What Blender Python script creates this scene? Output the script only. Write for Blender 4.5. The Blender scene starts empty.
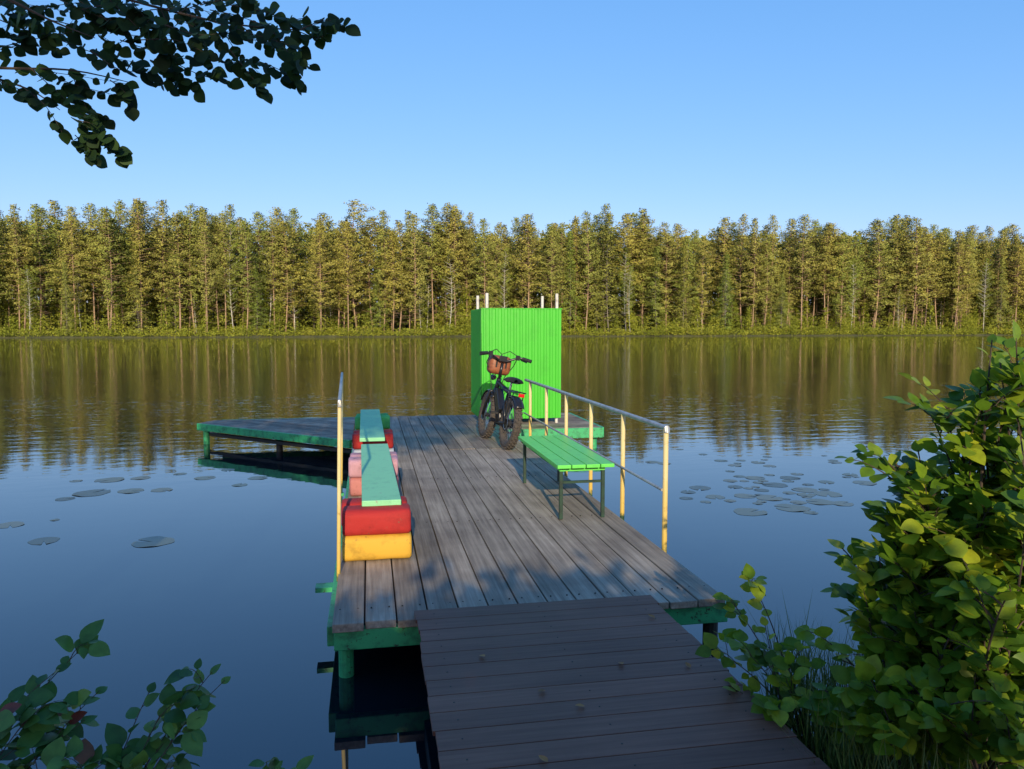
import bpy, math, random
from mathutils import Vector, Matrix, noise
R=math.radians
C=bpy.context.scene.collection
rnd=random.Random(7)
CAMZ=1.95; YAW=R(10.5); PITCH=R(4.34); FP=770.0; DK=0.35
# ---------- measuring helpers ----------
def ray(px,py):
    u=(px-512)/FP; v=(384.5-py)/FP
    f=math.cos(PITCH)+v*math.sin(PITCH); z=v*math.cos(PITCH)-math.sin(PITCH)
    return Vector((u*math.cos(YAW)+f*math.sin(YAW), -u*math.sin(YAW)+f*math.cos(YAW), z)), f
def P(px,py,d):
    r,f=ray(px,py); t=d/f
    return Vector((0,0,CAMZ))+r*t
def G(px,py,z=0.0):
    r,f=ray(px,py); t=(z-CAMZ)/r.z
    return Vector((0,0,CAMZ))+r*t
def cam2w(xc,d,z=0):
    return Vector((xc*math.cos(YAW)+d*math.sin(YAW), -xc*math.sin(YAW)+d*math.cos(YAW), z))
# ---------- mesh helper ----------
class MB:
    def __init__(s): s.v=[]; s.f=[]; s.t=[]
    def add(s,vs,fs,t=0.5):
        n=len(s.v); s.v+= [tuple(p) for p in vs]; s.f+=[tuple(i+n for i in f) for f in fs]; s.t+=[t]*len(vs)
    def box(s,a,b,t=0.5,m=None):
        x0,y0,z0=a; x1,y1,z1=b
        vs=[Vector(p) for p in ((x0,y0,z0),(x1,y0,z0),(x1,y1,z0),(x0,y1,z0),(x0,y0,z1),(x1,y0,z1),(x1,y1,z1),(x0,y1,z1))]
        if m: vs=[m@p for p in vs]
        s.add(vs,[(0,3,2,1),(4,5,6,7),(0,1,5,4),(1,2,6,5),(2,3,7,6),(3,0,4,7)],t)
    def tube(s,pts,rad,n=8,t=0.5,cap=True):
        pts=[Vector(p) for p in pts]
        if not isinstance(rad,(list,tuple)): rad=[rad]*len(pts)
        vs=[]; prev=None
        for i,p in enumerate(pts):
            d=(pts[min(i+1,len(pts)-1)]-pts[max(i-1,0)])
            if d.length<1e-9: d=Vector((0,0,1))
            d.normalize()
            if prev is None:
                a=Vector((0,0,1)) if abs(d.z)<.9 else Vector((1,0,0))
                x=d.cross(a).normalized()
            else:
                x=(prev-d*prev.dot(d)).normalized()
            prev=x; y=d.cross(x)
            for k in range(n):
                an=2*math.pi*k/n
                vs.append(p+(x*math.cos(an)+y*math.sin(an))*rad[i])
        fs=[]
        for i in range(len(pts)-1):
            for k in range(n):
                a=i*n+k; b=i*n+(k+1)%n
                fs.append((a,b,b+n,a+n))
        if cap:
            fs.append(tuple(range(n-1,-1,-1))); fs.append(tuple((len(pts)-1)*n+k for k in range(n)))
        s.add(vs,fs,t)
    def torus(s,c,axis,r1,r2,n=32,m=10,t=0.5,sq=1.0):
        c=Vector(c); ax=Vector(axis).normalized()
        a=ax.cross(Vector((0,0,1)))
        if a.length<.1: a=ax.cross(Vector((1,0,0)))
        a.normalize(); b=ax.cross(a); vs=[];fs=[]
        for i in range(n):
            o=a*math.cos(2*math.pi*i/n)+b*math.sin(2*math.pi*i/n)
            for j in range(m):
                q=2*math.pi*j/m
                vs.append(c+o*(r1+r2*math.cos(q))+ax*(r2*sq*math.sin(q)))
        for i in range(n):
            for j in range(m):
                fs.append((i*m+j,((i+1)%n)*m+j,((i+1)%n)*m+(j+1)%m,i*m+(j+1)%m))
        s.add(vs,fs,t)
    def leaf(s,b,d,nrm,L,W,t=.5,curl=.25,fold=.25,prof=(0,.74,1,.97,.8,.46)):
        d=d.normalized(); side=d.cross(nrm)
        if side.length<1e-4: side=Vector((1,0,0))
        side.normalize(); up=side.cross(d).normalized()
        k=len(prof); vs=[]
        for i,w in enumerate(prof):
            u=i/k; c=b+d*(L*u)-up*(curl*L*u*u)
            h=w*W*.5
            vs+= [c-side*h+up*(fold*h), c, c+side*h+up*(fold*h)]
        vs.append(b+d*L*1.0-up*(curl*L*1.02))
        fs=[]
        for i in range(k-1):
            a=3*i
            fs+=[(a,a+1,a+4,a+3),(a+1,a+2,a+5,a+4)]
        a=3*(k-1); tip=3*k
        fs+=[(a,a+1,tip),(a+1,a+2,tip)]
        s.add(vs,fs,t)
    def build(s,name,mat,parent=None,smooth=False,bevel=0,kind=None):
        me=bpy.data.meshes.new(name); me.from_pydata([tuple(p) for p in s.v],[],s.f); me.update()
        at=me.attributes.new('tint','FLOAT','POINT'); at.data.foreach_set('value',s.t)
        if smooth:
            me.polygons.foreach_set('use_smooth',[True]*len(me.polygons))
        me.materials.append(mat)
        o=bpy.data.objects.new(name,me); C.objects.link(o)
        if parent is not None: o.parent=parent
        if bevel:
            m=o.modifiers.new('bevel','BEVEL'); m.width=bevel; m.segments=2 if bevel<.03 else 4; m.limit_method='ANGLE'
        if kind: o['kind']=kind
        return o
def thing(name,label,cat,loc=(0,0,0),rot=(0,0,0),group=None):
    o=bpy.data.objects.new(name,None); C.objects.link(o); o.location=loc; o.rotation_euler=rot
    o.empty_display_size=.2
    o['label']=label; o['category']=cat
    if group: o['group']=group
    return o
def tag(o,label,cat,group=None):
    o['label']=label; o['category']=cat
    if group: o['group']=group
    return o
# ---------- materials ----------
def newmat(name):
    m=bpy.data.materials.new(name); m.use_nodes=True
    nt=m.node_tree; b=nt.nodes['Principled BSDF']; return m,nt,b
def ramp(nt,stops):
    r=nt.nodes.new('ShaderNodeValToRGB'); e=r.color_ramp.elements
    e[0].position=stops[0][0]; e[0].color=(*stops[0][1],1); e[1].position=stops[-1][0]; e[1].color=(*stops[-1][1],1)
    for p,c in stops[1:-1]:
        x=e.new(p); x.color=(*c,1)
    return r
def noise_n(nt,scale,detail=4,rough=.55,mapscale=None,coord='Object'):
    tc=nt.nodes.new('ShaderNodeTexCoord'); n=nt.nodes.new('ShaderNodeTexNoise')
    n.inputs['Scale'].default_value=scale; n.inputs['Detail'].default_value=detail; n.inputs['Roughness'].default_value=rough
    if mapscale:
        mp=nt.nodes.new('ShaderNodeMapping'); mp.inputs['Scale'].default_value=mapscale
        nt.links.new(tc.outputs[coord],mp.inputs[0]); nt.links.new(mp.outputs[0],n.inputs[0])
    else: nt.links.new(tc.outputs[coord],n.inputs[0])
    return n
def mul(nt,a,b,fac=1.0,mode='MULTIPLY'):
    m=nt.nodes.new('ShaderNodeMix'); m.data_type='RGBA'; m.blend_type=mode; m.inputs[0].default_value=fac
    nt.links.new(a,m.inputs[6]); nt.links.new(b,m.inputs[7]); return m.outputs[2]
def bump(nt,b,h,st,dist=.01):
    bp=nt.nodes.new('ShaderNodeBump'); bp.inputs['Strength'].default_value=st; bp.inputs['Distance'].default_value=dist
    nt.links.new(h,bp.inputs['Height']); nt.links.new(bp.outputs[0],b.inputs['Normal'])
def paint(name,col,dark=None,rough=.5,scale=9,metal=0,worn=.45,chip=None,bst=.25,cth=.36):
    m,nt,b=newmat(name)
    dark=dark or tuple(c*.55 for c in col)
    n=noise_n(nt,scale,8,.7)
    r=ramp(nt,[(worn-.12,dark),(worn+.08,col)])
    nt.links.new(n.outputs[0],r.inputs[0]); c=r.outputs[0]
    if chip:
        n2=noise_n(nt,scale*2.1,9,.75); r2=ramp(nt,[(cth,(1,1,1)),(cth+.03,(0,0,0))]); nt.links.new(n2.outputs[0],r2.inputs[0])
        mx=nt.nodes.new('ShaderNodeMix'); mx.data_type='RGBA'; nt.links.new(r2.outputs[0],mx.inputs[0]); nt.links.new(c,mx.inputs[6]); mx.inputs[7].default_value=(*chip,1); c=mx.outputs[2]
    nt.links.new(c,b.inputs['Base Color'])
    b.inputs['Roughness'].default_value=rough; b.inputs['Metallic'].default_value=metal
    bump(nt,b,n.outputs[0],bst,.004)
    return m
def wood(name,stops,ms,rough=.75,st=.5,stain=1.0,tv=(.6,1.25)):
    m,nt,b=newmat(name)
    n=noise_n(nt,1,8,.62,ms); r=ramp(nt,stops); nt.links.new(n.outputs[0],r.inputs[0])
    at=nt.nodes.new('ShaderNodeAttribute'); at.attribute_name='tint'
    r2=ramp(nt,[(0,(tv[0],)*3),(1,(tv[1],)*3)]); nt.links.new(at.outputs['Fac'],r2.inputs[0])
    c=mul(nt,r.outputs[0],r2.outputs[0])
    n2=noise_n(nt,1.6,5,.6); r3=ramp(nt,[(.35,(.68,.66,.65)),(.6,(1,1,1))]); nt.links.new(n2.outputs[0],r3.inputs[0])
    c=mul(nt,c,r3.outputs[0],stain)
    nt.links.new(c,b.inputs['Base Color']); b.inputs['Roughness'].default_value=rough
    b.inputs['Specular IOR Level'].default_value=.3
    bump(nt,b,n.outputs[0],st,.006)
    return m
def foliage(name,dark,mid,light,trans=.3,rough=.45,spec=.35,sphere=False):
    m,nt,b=newmat(name)
    at=nt.nodes.new('ShaderNodeAttribute'); at.attribute_name='tint'
    r=ramp(nt,[(0,dark),(.5,mid),(1,light)]); nt.links.new(at.outputs['Fac'],r.inputs[0])
    n=noise_n(nt,25,3); r3=ramp(nt,[(.3,(.75,.75,.75)),(.7,(1.15,1.15,1.1))]); nt.links.new(n.outputs[0],r3.inputs[0])
    c=mul(nt,r.outputs[0],r3.outputs[0])
    if sphere:   # every tree a slightly different green
        oi=nt.nodes.new('ShaderNodeObjectInfo'); r4=ramp(nt,[(0,(.8,.95,.8)),(.5,(1,1,1)),(1,(1.12,1.03,.92))]); nt.links.new(oi.outputs['Random'],r4.inputs[0])
        c=mul(nt,c,r4.outputs[0])
    nt.links.new(c,b.inputs['Base Color']); b.inputs['Roughness'].default_value=rough; b.inputs['Specular IOR Level'].default_value=spec
    if sphere:   # needles share the rounded shading of the crown
        tc=nt.nodes.new('ShaderNodeTexCoord'); vm=nt.nodes.new('ShaderNodeVectorMath'); vm.operation='MULTIPLY'; vm.inputs[1].default_value=(1,1,0); nt.links.new(tc.outputs['Object'],vm.inputs[0])
        n1=nt.nodes.new('ShaderNodeVectorMath'); n1.operation='NORMALIZE'; nt.links.new(vm.outputs[0],n1.inputs[0])
        ad=nt.nodes.new('ShaderNodeVectorMath'); ad.operation='ADD'; ad.inputs[1].default_value=(0,0,.45); nt.links.new(n1.outputs[0],ad.inputs[0])
        vt=nt.nodes.new('ShaderNodeVectorTransform'); vt.vector_type='VECTOR'; vt.convert_from='OBJECT'; vt.convert_to='WORLD'; nt.links.new(ad.outputs[0],vt.inputs[0])
        ge=nt.nodes.new('ShaderNodeNewGeometry'); sc_=nt.nodes.new('ShaderNodeVectorMath'); sc_.operation='SCALE'; sc_.inputs['Scale'].default_value=.7; nt.links.new(ge.outputs['Normal'],sc_.inputs[0])
        a2=nt.nodes.new('ShaderNodeVectorMath'); a2.operation='ADD'; nt.links.new(vt.outputs[0],a2.inputs[0]); nt.links.new(sc_.outputs[0],a2.inputs[1])
        n2=nt.nodes.new('ShaderNodeVectorMath'); n2.operation='NORMALIZE'; nt.links.new(a2.outputs[0],n2.inputs[0])
        nt.links.new(n2.outputs[0],b.inputs['Normal'])
    if trans>0:
        t=nt.nodes.new('ShaderNodeBsdfTranslucent'); nt.links.new(c,t.inputs['Color'])
        mx=nt.nodes.new('ShaderNodeMixShader'); mx.inputs[0].default_value=trans
        nt.links.new(b.outputs[0],mx.inputs[1]); nt.links.new(t.outputs[0],mx.inputs[2])
        nt.links.new(mx.outputs[0],nt.nodes['Material Output'].inputs['Surface'])
    return m
M={}
M['deck']=wood('weathered_deck_wood',[(.25,(.165,.13,.095)),(.5,(.315,.262,.195)),(.75,(.47,.4,.305))],(38,1.3,38),tv=(.72,1.18))
M['side_deck']=wood('weathered_side_wood',[(.25,(.14,.115,.085)),(.5,(.29,.24,.18)),(.75,(.43,.37,.28))],(6,6,30))
M['ramp']=wood('brown_stained_board',[(.25,(.125,.052,.032)),(.5,(.18,.08,.05)),(.78,(.235,.115,.073))],(1.5,40,40),.55,.25,.6,tv=(.82,1.12))
M['green_paint']=paint('green_paint',(.04,.38,.14),(.02,.14,.06),.5,10,chip=(.03,.03,.02),cth=.38)
M['dark_post']=paint('dark_wet_wood',(.03,.028,.022),(.012,.02,.014),.6,9)
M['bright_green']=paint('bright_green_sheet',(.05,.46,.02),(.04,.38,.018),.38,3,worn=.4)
M['booth_side']=paint('shaded_green_sheet',(.016,.2,.018),(.012,.15,.016),.45,3,worn=.4)  # same green sheet, the left side's shade put into its colour
M['bench_green']=paint('bench_green',(.14,.66,.1),(.09,.5,.07),.4,12,worn=.4,chip=(.2,.35,.15),cth=.33)
M['plank_green']=paint('pale_green_plank',(.24,.62,.32),(.17,.47,.25),.6,10,worn=.4,chip=(.25,.28,.22),cth=.35)
M['white_pipe']=paint('white_pipe',(.66,.64,.58),(.38,.34,.28),.5,12)
M['grey_metal']=paint('galvanised_rail',(.42,.42,.4),(.25,.23,.2),.4,16,.4)
M['dark_metal']=paint('dark_bench_metal',(.015,.05,.03),(.01,.02,.015),.45,12)
for k,c in dict(red=(.4,.018,.015),yellow=(.62,.36,.035),pink=(.5,.27,.32),salmon=(.46,.17,.15),paleblue=(.4,.45,.52),leafgreen=(.06,.4,.1)).items():
    M[k]=paint(k+'_log_paint',c,tuple(x*.66 for x in c),.8,6,worn=.43,chip=(.16,.09,.05),bst=1.0,cth=.36)
def postmat():
    m,nt,b=newmat('cream_yellow_post')
    tc=nt.nodes.new('ShaderNodeNewGeometry'); sx=nt.nodes.new('ShaderNodeSeparateXYZ'); nt.links.new(tc.outputs['Position'],sx.inputs[0])
    n=noise_n(nt,18,6,.7); ad=nt.nodes.new('ShaderNodeMath'); ad.operation='MULTIPLY_ADD'; ad.inputs[1].default_value=.25
    nt.links.new(n.outputs[0],ad.inputs[0]); nt.links.new(sx.outputs[2],ad.inputs[2])
    r=ramp(nt,[(.0,(.015,.05,.025)),(.44,(.02,.07,.03)),(.5,(.6,.4,.07)),(.85,(.68,.5,.16)),(1,(.7,.58,.28))])
    nt.links.new(ad.outputs[0],r.inputs[0])
    r3=ramp(nt,[(.3,(.7,.65,.6)),(.42,(1,1,1))]); nt.links.new(n.outputs[0],r3.inputs[0])
    nt.links.new(mul(nt,r.outputs[0],r3.outputs[0]),b.inputs['Base Color']); b.inputs['Roughness'].default_value=.6
    return m
M['post']=postmat()
M['rubber']=paint('black_rubber',(.018,.018,.018),(.01,.01,.01),.75,30)
M['tyre']=paint('dusty_tyre_rubber',(.075,.062,.05),(.03,.026,.022),.85,22)
M['black_metal']=paint('black_frame',(.015,.015,.017),(.01,.01,.01),.3,20)
M['chrome']=paint('spoke_steel',(.5,.5,.5),(.35,.35,.35),.3,20,.9)
M['leather']=paint('brown_leather',(.28,.09,.035),(.13,.04,.016),.5,18)
M['redlight']=paint('red_reflector',(.6,.01,.01),(.4,.01,.01),.2,18)
M['bark']=paint('pine_bark',(.4,.27,.17),(.22,.15,.1),.9,3)
M['greybark']=paint('grey_bark',(.22,.19,.15),(.12,.1,.08),.9,9)
M['birchbark']=paint('birch_bark',(.68,.65,.58),(.1,.09,.08),.8,2,worn=.42)
M['twig']=paint('twig_bark',(.06,.04,.025),(.03,.02,.015),.8,20)
M['pine']=foliage('pine_needles',(.22,.235,.05),(.36,.36,.085),(.5,.47,.12),.12,.7,.1,True)
M['spruce']=foliage('spruce_needles',(.17,.21,.045),(.29,.32,.07),(.4,.41,.1),.12,.7,.1,True)
M['birch']=foliage('birch_leaves',(.24,.28,.04),(.37,.42,.06),(.48,.51,.1),.3,.6,.15,True)
M['mass']=foliage('forest_mass',(.22,.235,.05),(.34,.34,.08),(.46,.43,.11),.1,.8,.1)
M['shorebush']=foliage('shore_bush_leaves',(.16,.19,.025),(.33,.37,.045),(.52,.5,.07),.25,.6,.15)
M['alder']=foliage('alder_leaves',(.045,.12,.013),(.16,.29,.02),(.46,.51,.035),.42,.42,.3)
M['shadeleaf']=foliage('shaded_alder_leaves',(.01,.024,.007),(.022,.05,.012),(.055,.11,.022),.3,.6,.2)  # alder green darkened, tree shade on the branch put into the colour
M['willow']=foliage('dark_oval_leaves',(.03,.1,.025),(.08,.2,.04),(.2,.34,.06),.3,.4,.3)
M['redleaf']=foliage('reddish_leaves',(.1,.02,.015),(.2,.05,.03),(.3,.12,.04),.2,.4)
M['grass']=foliage('grass_blades',(.04,.08,.015),(.1,.16,.025),(.24,.25,.07),.3,.5)
M['pad']=foliage('lily_pad_skin',(.04,.05,.03),(.07,.09,.05),(.12,.13,.08),0,.28,.5)
M['deadleaf']=foliage('fallen_leaf',(.25,.11,.03),(.42,.2,.06),(.6,.38,.12),.1,.6)
def ground(name,a,b_,sc):
    m,nt,b=newmat(name); n=noise_n(nt,sc,8,.7); r=ramp(nt,[(.35,a),(.65,b_)]); nt.links.new(n.outputs[0],r.inputs[0])
    nt.links.new(r.outputs[0],b.inputs['Base Color']); b.inputs['Roughness'].default_value=.95; bump(nt,b,n.outputs[0],.8,.05); return m
M['bank']=ground('bank_soil',(.02,.022,.012),(.05,.05,.025),5)
M['floor']=ground('forest_floor',(.07,.075,.025),(.16,.15,.05),.4)
# ---------- world / sun / camera ----------
EL=R(19); AZ=R(185)   # azimuth of the sun, clockwise from +Y
sc=bpy.context.scene
w=bpy.data.worlds.new('World'); sc.world=w; w.use_nodes=True; nt=w.node_tree
sky=nt.nodes.new('ShaderNodeTexSky'); sky.sky_type='NISHITA'; sky.sun_disc=False; sky.sun_elevation=EL; sky.sun_rotation=AZ
sky.dust_density=.5; sky.ozone_density=2.6; sky.air_density=1.0; sky.altitude=100
hs=nt.nodes.new('ShaderNodeHueSaturation'); hs.inputs['Saturation'].default_value=1.1; hs.inputs['Value'].default_value=1.38*.15
nt.links.new(sky.outputs[0],hs.inputs['Color'])
sp=nt.nodes.new('ShaderNodeSeparateColor'); cb=nt.nodes.new('ShaderNodeCombineColor'); nt.links.new(hs.outputs[0],sp.inputs[0])
# camera-like tone response of the clear sky: (zenith-side value in, value out, gamma)
for i,(vin,vout,g) in enumerate(((.156,.13,.85),(.328,.36,.58),(.72,.86,.4))):
    d_=nt.nodes.new('ShaderNodeMath'); d_.operation='DIVIDE'; d_.inputs[1].default_value=vin; nt.links.new(sp.outputs[i],d_.inputs[0])
    p_=nt.nodes.new('ShaderNodeMath'); p_.operation='POWER'; p_.inputs[1].default_value=g; nt.links.new(d_.outputs[0],p_.inputs[0])
    m_=nt.nodes.new('ShaderNodeMath'); m_.operation='MULTIPLY'; m_.inputs[1].default_value=vout/.15; nt.links.new(p_.outputs[0],m_.inputs[0])
    nt.links.new(m_.outputs[0],cb.inputs[i])
nt.links.new(cb.outputs[0],nt.nodes['Background'].inputs[0]); nt.nodes['Background'].inputs[1].default_value=.15
sd=Vector((math.sin(AZ)*math.cos(EL),math.cos(AZ)*math.cos(EL),math.sin(EL)))
l=bpy.data.lights.new('sun','SUN'); l.energy=5; l.angle=R(.5); l.color=(1,.83,.57)
lo=bpy.data.objects.new('sun',l); C.objects.link(lo); lo.rotation_euler=(-sd).to_track_quat('-Z','Y').to_euler(); lo.location=(0,-20,20)
cam=bpy.data.cameras.new('camera'); cam.sensor_width=36; cam.lens=FP/1024*36; cam.clip_end=4000; cam.clip_start=.05
co=bpy.data.objects.new('camera',cam); C.objects.link(co); co.location=(0,0,CAMZ); co.rotation_euler=(R(90)-PITCH,0,-YAW); sc.camera=co
sc.view_settings.view_transform='Standard'; sc.view_settings.look='None'; sc.view_settings.exposure=0
# ---------- water ----------
def watermat():
    m,nt,b=newmat('lake_water')
    b.inputs['Base Color'].default_value=(.004,.009,.014,1); b.inputs['Roughness'].default_value=.01; b.inputs['IOR'].default_value=1.85
    n1=noise_n(nt,1,3,.5,(1.6,3.2,1)); n2=noise_n(nt,1,2,.5,(.35,.5,1))
    geo=nt.nodes.new('ShaderNodeNewGeometry'); sx=nt.nodes.new('ShaderNodeSeparateXYZ'); nt.links.new(geo.outputs['Position'],sx.inputs[0])
    n3=noise_n(nt,1,3,.5,(.03,.09,1))
    mr=nt.nodes.new('ShaderNodeMapRange'); mr.inputs[1].default_value=9; mr.inputs[2].default_value=22; mr.inputs[3].default_value=.03; mr.inputs[4].default_value=1
    nt.links.new(sx.outputs[1],mr.inputs[0])
    r=ramp(nt,[(.35,(.4,.4,.4)),(.6,(.9,.9,.9))]); nt.links.new(n3.outputs[0],r.inputs[0])
    mm=nt.nodes.new('ShaderNodeMath'); mm.operation='MULTIPLY'; nt.links.new(mr.outputs[0],mm.inputs[0]); nt.links.new(r.outputs[0],mm.inputs[1])
    bp=nt.nodes.new('ShaderNodeBump'); bp.inputs['Distance'].default_value=.02; nt.links.new(mm.outputs[0],bp.inputs['Strength']); nt.links.new(n1.outputs[0],bp.inputs['Height'])
    bp2=nt.nodes.new('ShaderNodeBump'); bp2.inputs['Distance'].default_value=.02; bp2.inputs['Strength'].default_value=.06; nt.links.new(n2.outputs[0],bp2.inputs['Height'])
    nt.links.new(bp.outputs[0],bp2.inputs['Normal']); nt.links.new(bp2.outputs[0],b.inputs['Normal'])
    return m
mb=MB(); mb.add([(-1500,-60,0),(1500,-60,0),(1500,2500,0),(-1500,2500,0)],[(0,1,2,3)])
mb.build('water',watermat(),kind='structure')
# ---------- near bank ----------
mb=MB(); nx,ny=60,60; X0,X1,Y0,Y1=-12,12,-12,4.6
def ysh(x):
    k=max(0,min(1,(x-1.5)/.5)); return 2.1+1.15*k*k*(3-2*k)+.15*math.sin(x*1.7)
for j in range(ny+1):
    for i in range(nx+1):
        x=X0+(X1-X0)*i/nx; y=Y0+(Y1-Y0)*j/ny
        z=max(-.5,min(.22,(ysh(x)-y)*.3))+.04*noise.noise(Vector((x*2,y*2,0)))
        mb.v.append((x,y,z)); mb.t.append(.5)
for j in range(ny):
    for i in range(nx):
        a=j*(nx+1)+i; mb.f.append((a,a+1,a+nx+2,a+nx+1))
mb.build('near_bank',M['bank'],smooth=True,kind='structure')
# ---------- far shore ----------
SA=cam2w(-150,113); SB=cam2w(190,178); SD=(SB-SA).normalized(); SN=Vector((-SD.y,SD.x,0)); SL=(SB-SA).length
def shp(s,o,z=0):
    wob=2.5*noise.noise(Vector((s*.03,3,0)))
    p=SA+SD*s+SN*(o+wob); return Vector((p.x,p.y,z))
mb=MB(); offs=[(-3,-.4),(0,.02),(1.5,.25),(5,.5),(18,1.2),(30,3),(60,7.5),(200,9),(1500,12)]
ns=80
for i in range(ns+1):
    s=-400+(SL+800)*i/ns
    for o,z in offs: mb.v.append(tuple(shp(s,o,z))); mb.t.append(.5)
k=len(offs)
for i in range(ns):
    for j in range(k-1):
        a=i*k+j; mb.f.append((a,a+k,a+k+1,a+1))
mb.build('far_shore',M['floor'],smooth=True,kind='structure')
def gz(o):
    for (a,za),(b,zb) in zip(offs,offs[1:]):
        if a<=o<=b: return za+(zb-za)*(o-a)/(b-a)
    return 0
# ---------- tree prototypes ----------
def clump(mb,c,r,n,size,rg,t,sp=.12):
    for _ in range(n):
        p=c+Vector((rg.uniform(-r,r),rg.uniform(-r,r),rg.uniform(-r,r)*.6))
        a=Vector((rg.gauss(0,1),rg.gauss(0,1),rg.gauss(0,.5))).normalized()*size*rg.uniform(.6,1.2)
        b=Vector((rg.gauss(0,1),rg.gauss(0,1),rg.gauss(0,.5))).normalized()*size*rg.uniform(.5,1)
        mb.add([p-a*.5,p+a*.5,p+b*.8],[(0,1,2)],min(1,max(0,t+rg.uniform(-sp,sp))))
def make_tree(kind,seed):
    rg=random.Random(seed); H=22.0
    tr=MB(); cr=MB()
    bx=rg.uniform(-1.2,1.2); by=rg.uniform(-1.2,1.2)
    def ax(h): u=h/H; return Vector((bx*u*(1-u)*2,by*u*(1-u)*2,h))
    r0={'pine':.14,'spruce':.12,'birch':.1}[kind]
    tr.tube([ax(H*q/8) for q in range(9)],[r0*(1-.88*q/8) for q in range(9)],7)
    form=rg.uniform(.4,.7)
    if kind=='pine': c0=H*rg.uniform(.16,.42); nb=rg.randint(110,130); Rm=rg.uniform(3.5,5.2)
    elif kind=='spruce': c0=H*rg.uniform(.04,.12); nb=135; Rm=rg.uniform(3.3,4.1); form=.8
    else: c0=H*rg.uniform(.15,.3); nb=75; Rm=rg.uniform(2.6,3.6)
    asym=rg.uniform(0,6.28)
    for i in range(nb):
        u=(i+rg.random())/nb; h=c0+(H-c0)*u**(.9)
        if kind=='pine': rad=Rm*min(1,(1-u)**form*1.05)*(.55+.45*min(1,u*4)); up=.18
        elif kind=='spruce': rad=Rm*(1-u)**form; up=-.2
        else: rad=Rm*math.sin(math.pi*min(1,.15+.85*u))**.6; up=.5
        an=i*2.4+rg.uniform(-.5,.5)
        rad=max(.3,rad*rg.uniform(.35,1.2)*(1+.22*math.cos(an-asym)))
        o=Vector((math.cos(an),math.sin(an),0)); b0=ax(h)
        end=b0+o*rad+Vector((0,0,up*rad))
        if rad>.8: tr.tube([b0,b0.lerp(end,.8)],[.045,.015],4,cap=False)
        m=max(2,int(rad/.46)); tb=rg.uniform(.25,.75)
        for q in range(m):
            f=.3+.75*(q+.5)/m
            clump(cr,b0.lerp(end,f)+Vector((0,0,rg.uniform(-.1,.2))),.5,13,.35 if kind!='birch' else .28,rg,tb)
    clump(cr,ax(H)-Vector((0,0,.2)),.25,14,.3,rg,.6)
    for i in range(14 if kind=='pine' else 4):   # dead snags
        h=rg.uniform(.1*H,c0+.5); an=rg.uniform(0,6.28); o=Vector((math.cos(an),math.sin(an),rg.uniform(-.2,.3))); b0=ax(h)
        tr.tube([b0,b0+o*rg.uniform(.5,1.6)],[.03,.01],4,cap=False)
    return tr,cr
specs=[('pine',s) for s in range(1,10)]+[('spruce',s) for s in range(11,15)]+[('birch',s) for s in range(21,24)]
protos=[]
NM={'pine':'pine_tree','spruce':'spruce_tree','birch':'birch_tree'}
BK={'pine':'bark','spruce':'greybark','birch':'birchbark'}
for kd,s in specs:
    tr,cr=make_tree(kd,s)
    protos.append([kd,tr,cr,None])
def put_tree(i,loc,scale,rz,label,group):
    kd,tr,cr,first=protos[i]
    r=thing(NM[kd],label,'tree',loc,(0,0,rz),group); r.scale=scale
    if first is None:
        a=tr.build('trunk',M[BK[kd]],r,True); b=cr.build('crown',M[kd],r)
        protos[i][3]=(a,b)
    else:
        for o in first:
            c=o.copy(); C.objects.link(c); c.parent=r
DESC={'pine':'tall golden green pine with orange trunk','spruce':'narrow dark spruce leafy almost to the ground','birch':'slender pale-trunked light green birch'}
rows=[(4.0,4.0,'front row'),(7,3.5,'second row'),(10.5,3.4,'third row'),(14.5,3.2,'back row')]
cnt=0
CUT0=SL*.5-118; CUT1=SL*.5+122
def hfac(s): # taller towards the left end
    u=(s-CUT0)/(CUT1-CUT0); return 1.05+.01*u+.08*noise.noise(Vector((s*.06,9,0)))
for ri,(off,sp,rw) in enumerate(rows):
    s=CUT0+rnd.uniform(0,3)
    while s<CUT1:
        q=rnd.random()
        if q<.74: i=rnd.randrange(0,9)
        elif q<.88: i=rnd.randrange(9,13)
        else: i=rnd.randrange(13,16)
        kd=protos[i][0]
        o=off+rnd.uniform(-1.8,1.8); h=rnd.uniform(.8,1.04)*hfac(s)
        if kd=='birch': h*=rnd.uniform(.45,.85)
        if kd=='spruce': h*=rnd.uniform(.5,1.0)
        p=shp(s,o,gz(o)-.05)
        part='left' if s<CUT0+80 else ('middle' if s<CUT0+160 else 'right')
        sc2=h*rnd.uniform(.8,1.2)
        put_tree(i,p,(sc2,sc2,h),rnd.uniform(0,6.28),DESC[kd]+', '+rw+', '+part+' of far shore',NM[kd].replace('_',' ')+'s in the '+rw+' on the '+part+' of the far shore')
        s+=sp*rnd.choice([.4,.65,1,1.2,1.6]); cnt+=1
print('trees',cnt)
# forest mass behind
mb=MB(); rg=random.Random(5)
for j in range(6):
    off=17+j*5; s=CUT0-40
    while s<CUT1+50:
        p=shp(s,off+rg.uniform(-2,2),gz(off)); H=rg.uniform(18,21)*hfac(s)-gz(off)*.5; cb=H*rg.uniform(.0,.1); Rm=rg.uniform(3.2,4.4)
        mb.tube([p,p+Vector((0,0,H*.9))],[.2,.05],4,.2,False)
        for i in range(115):
            u=rg.random(); h=cb+(H-cb)*u; rad=Rm*(1-u)**.5*rg.uniform(.2,1.1); an=rg.uniform(0,6.28)
            clump(mb,p+Vector((math.cos(an)*rad,math.sin(an)*rad,h)),.6,7,.75,rg,rg.uniform(.25,.75))
        s+=rg.uniform(2.4,3.8)
o=mb.build('forest_background',M['mass'],kind='stuff'); tag(o,'dense dark forest behind the front rows of far shore trees','forest')
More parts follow.
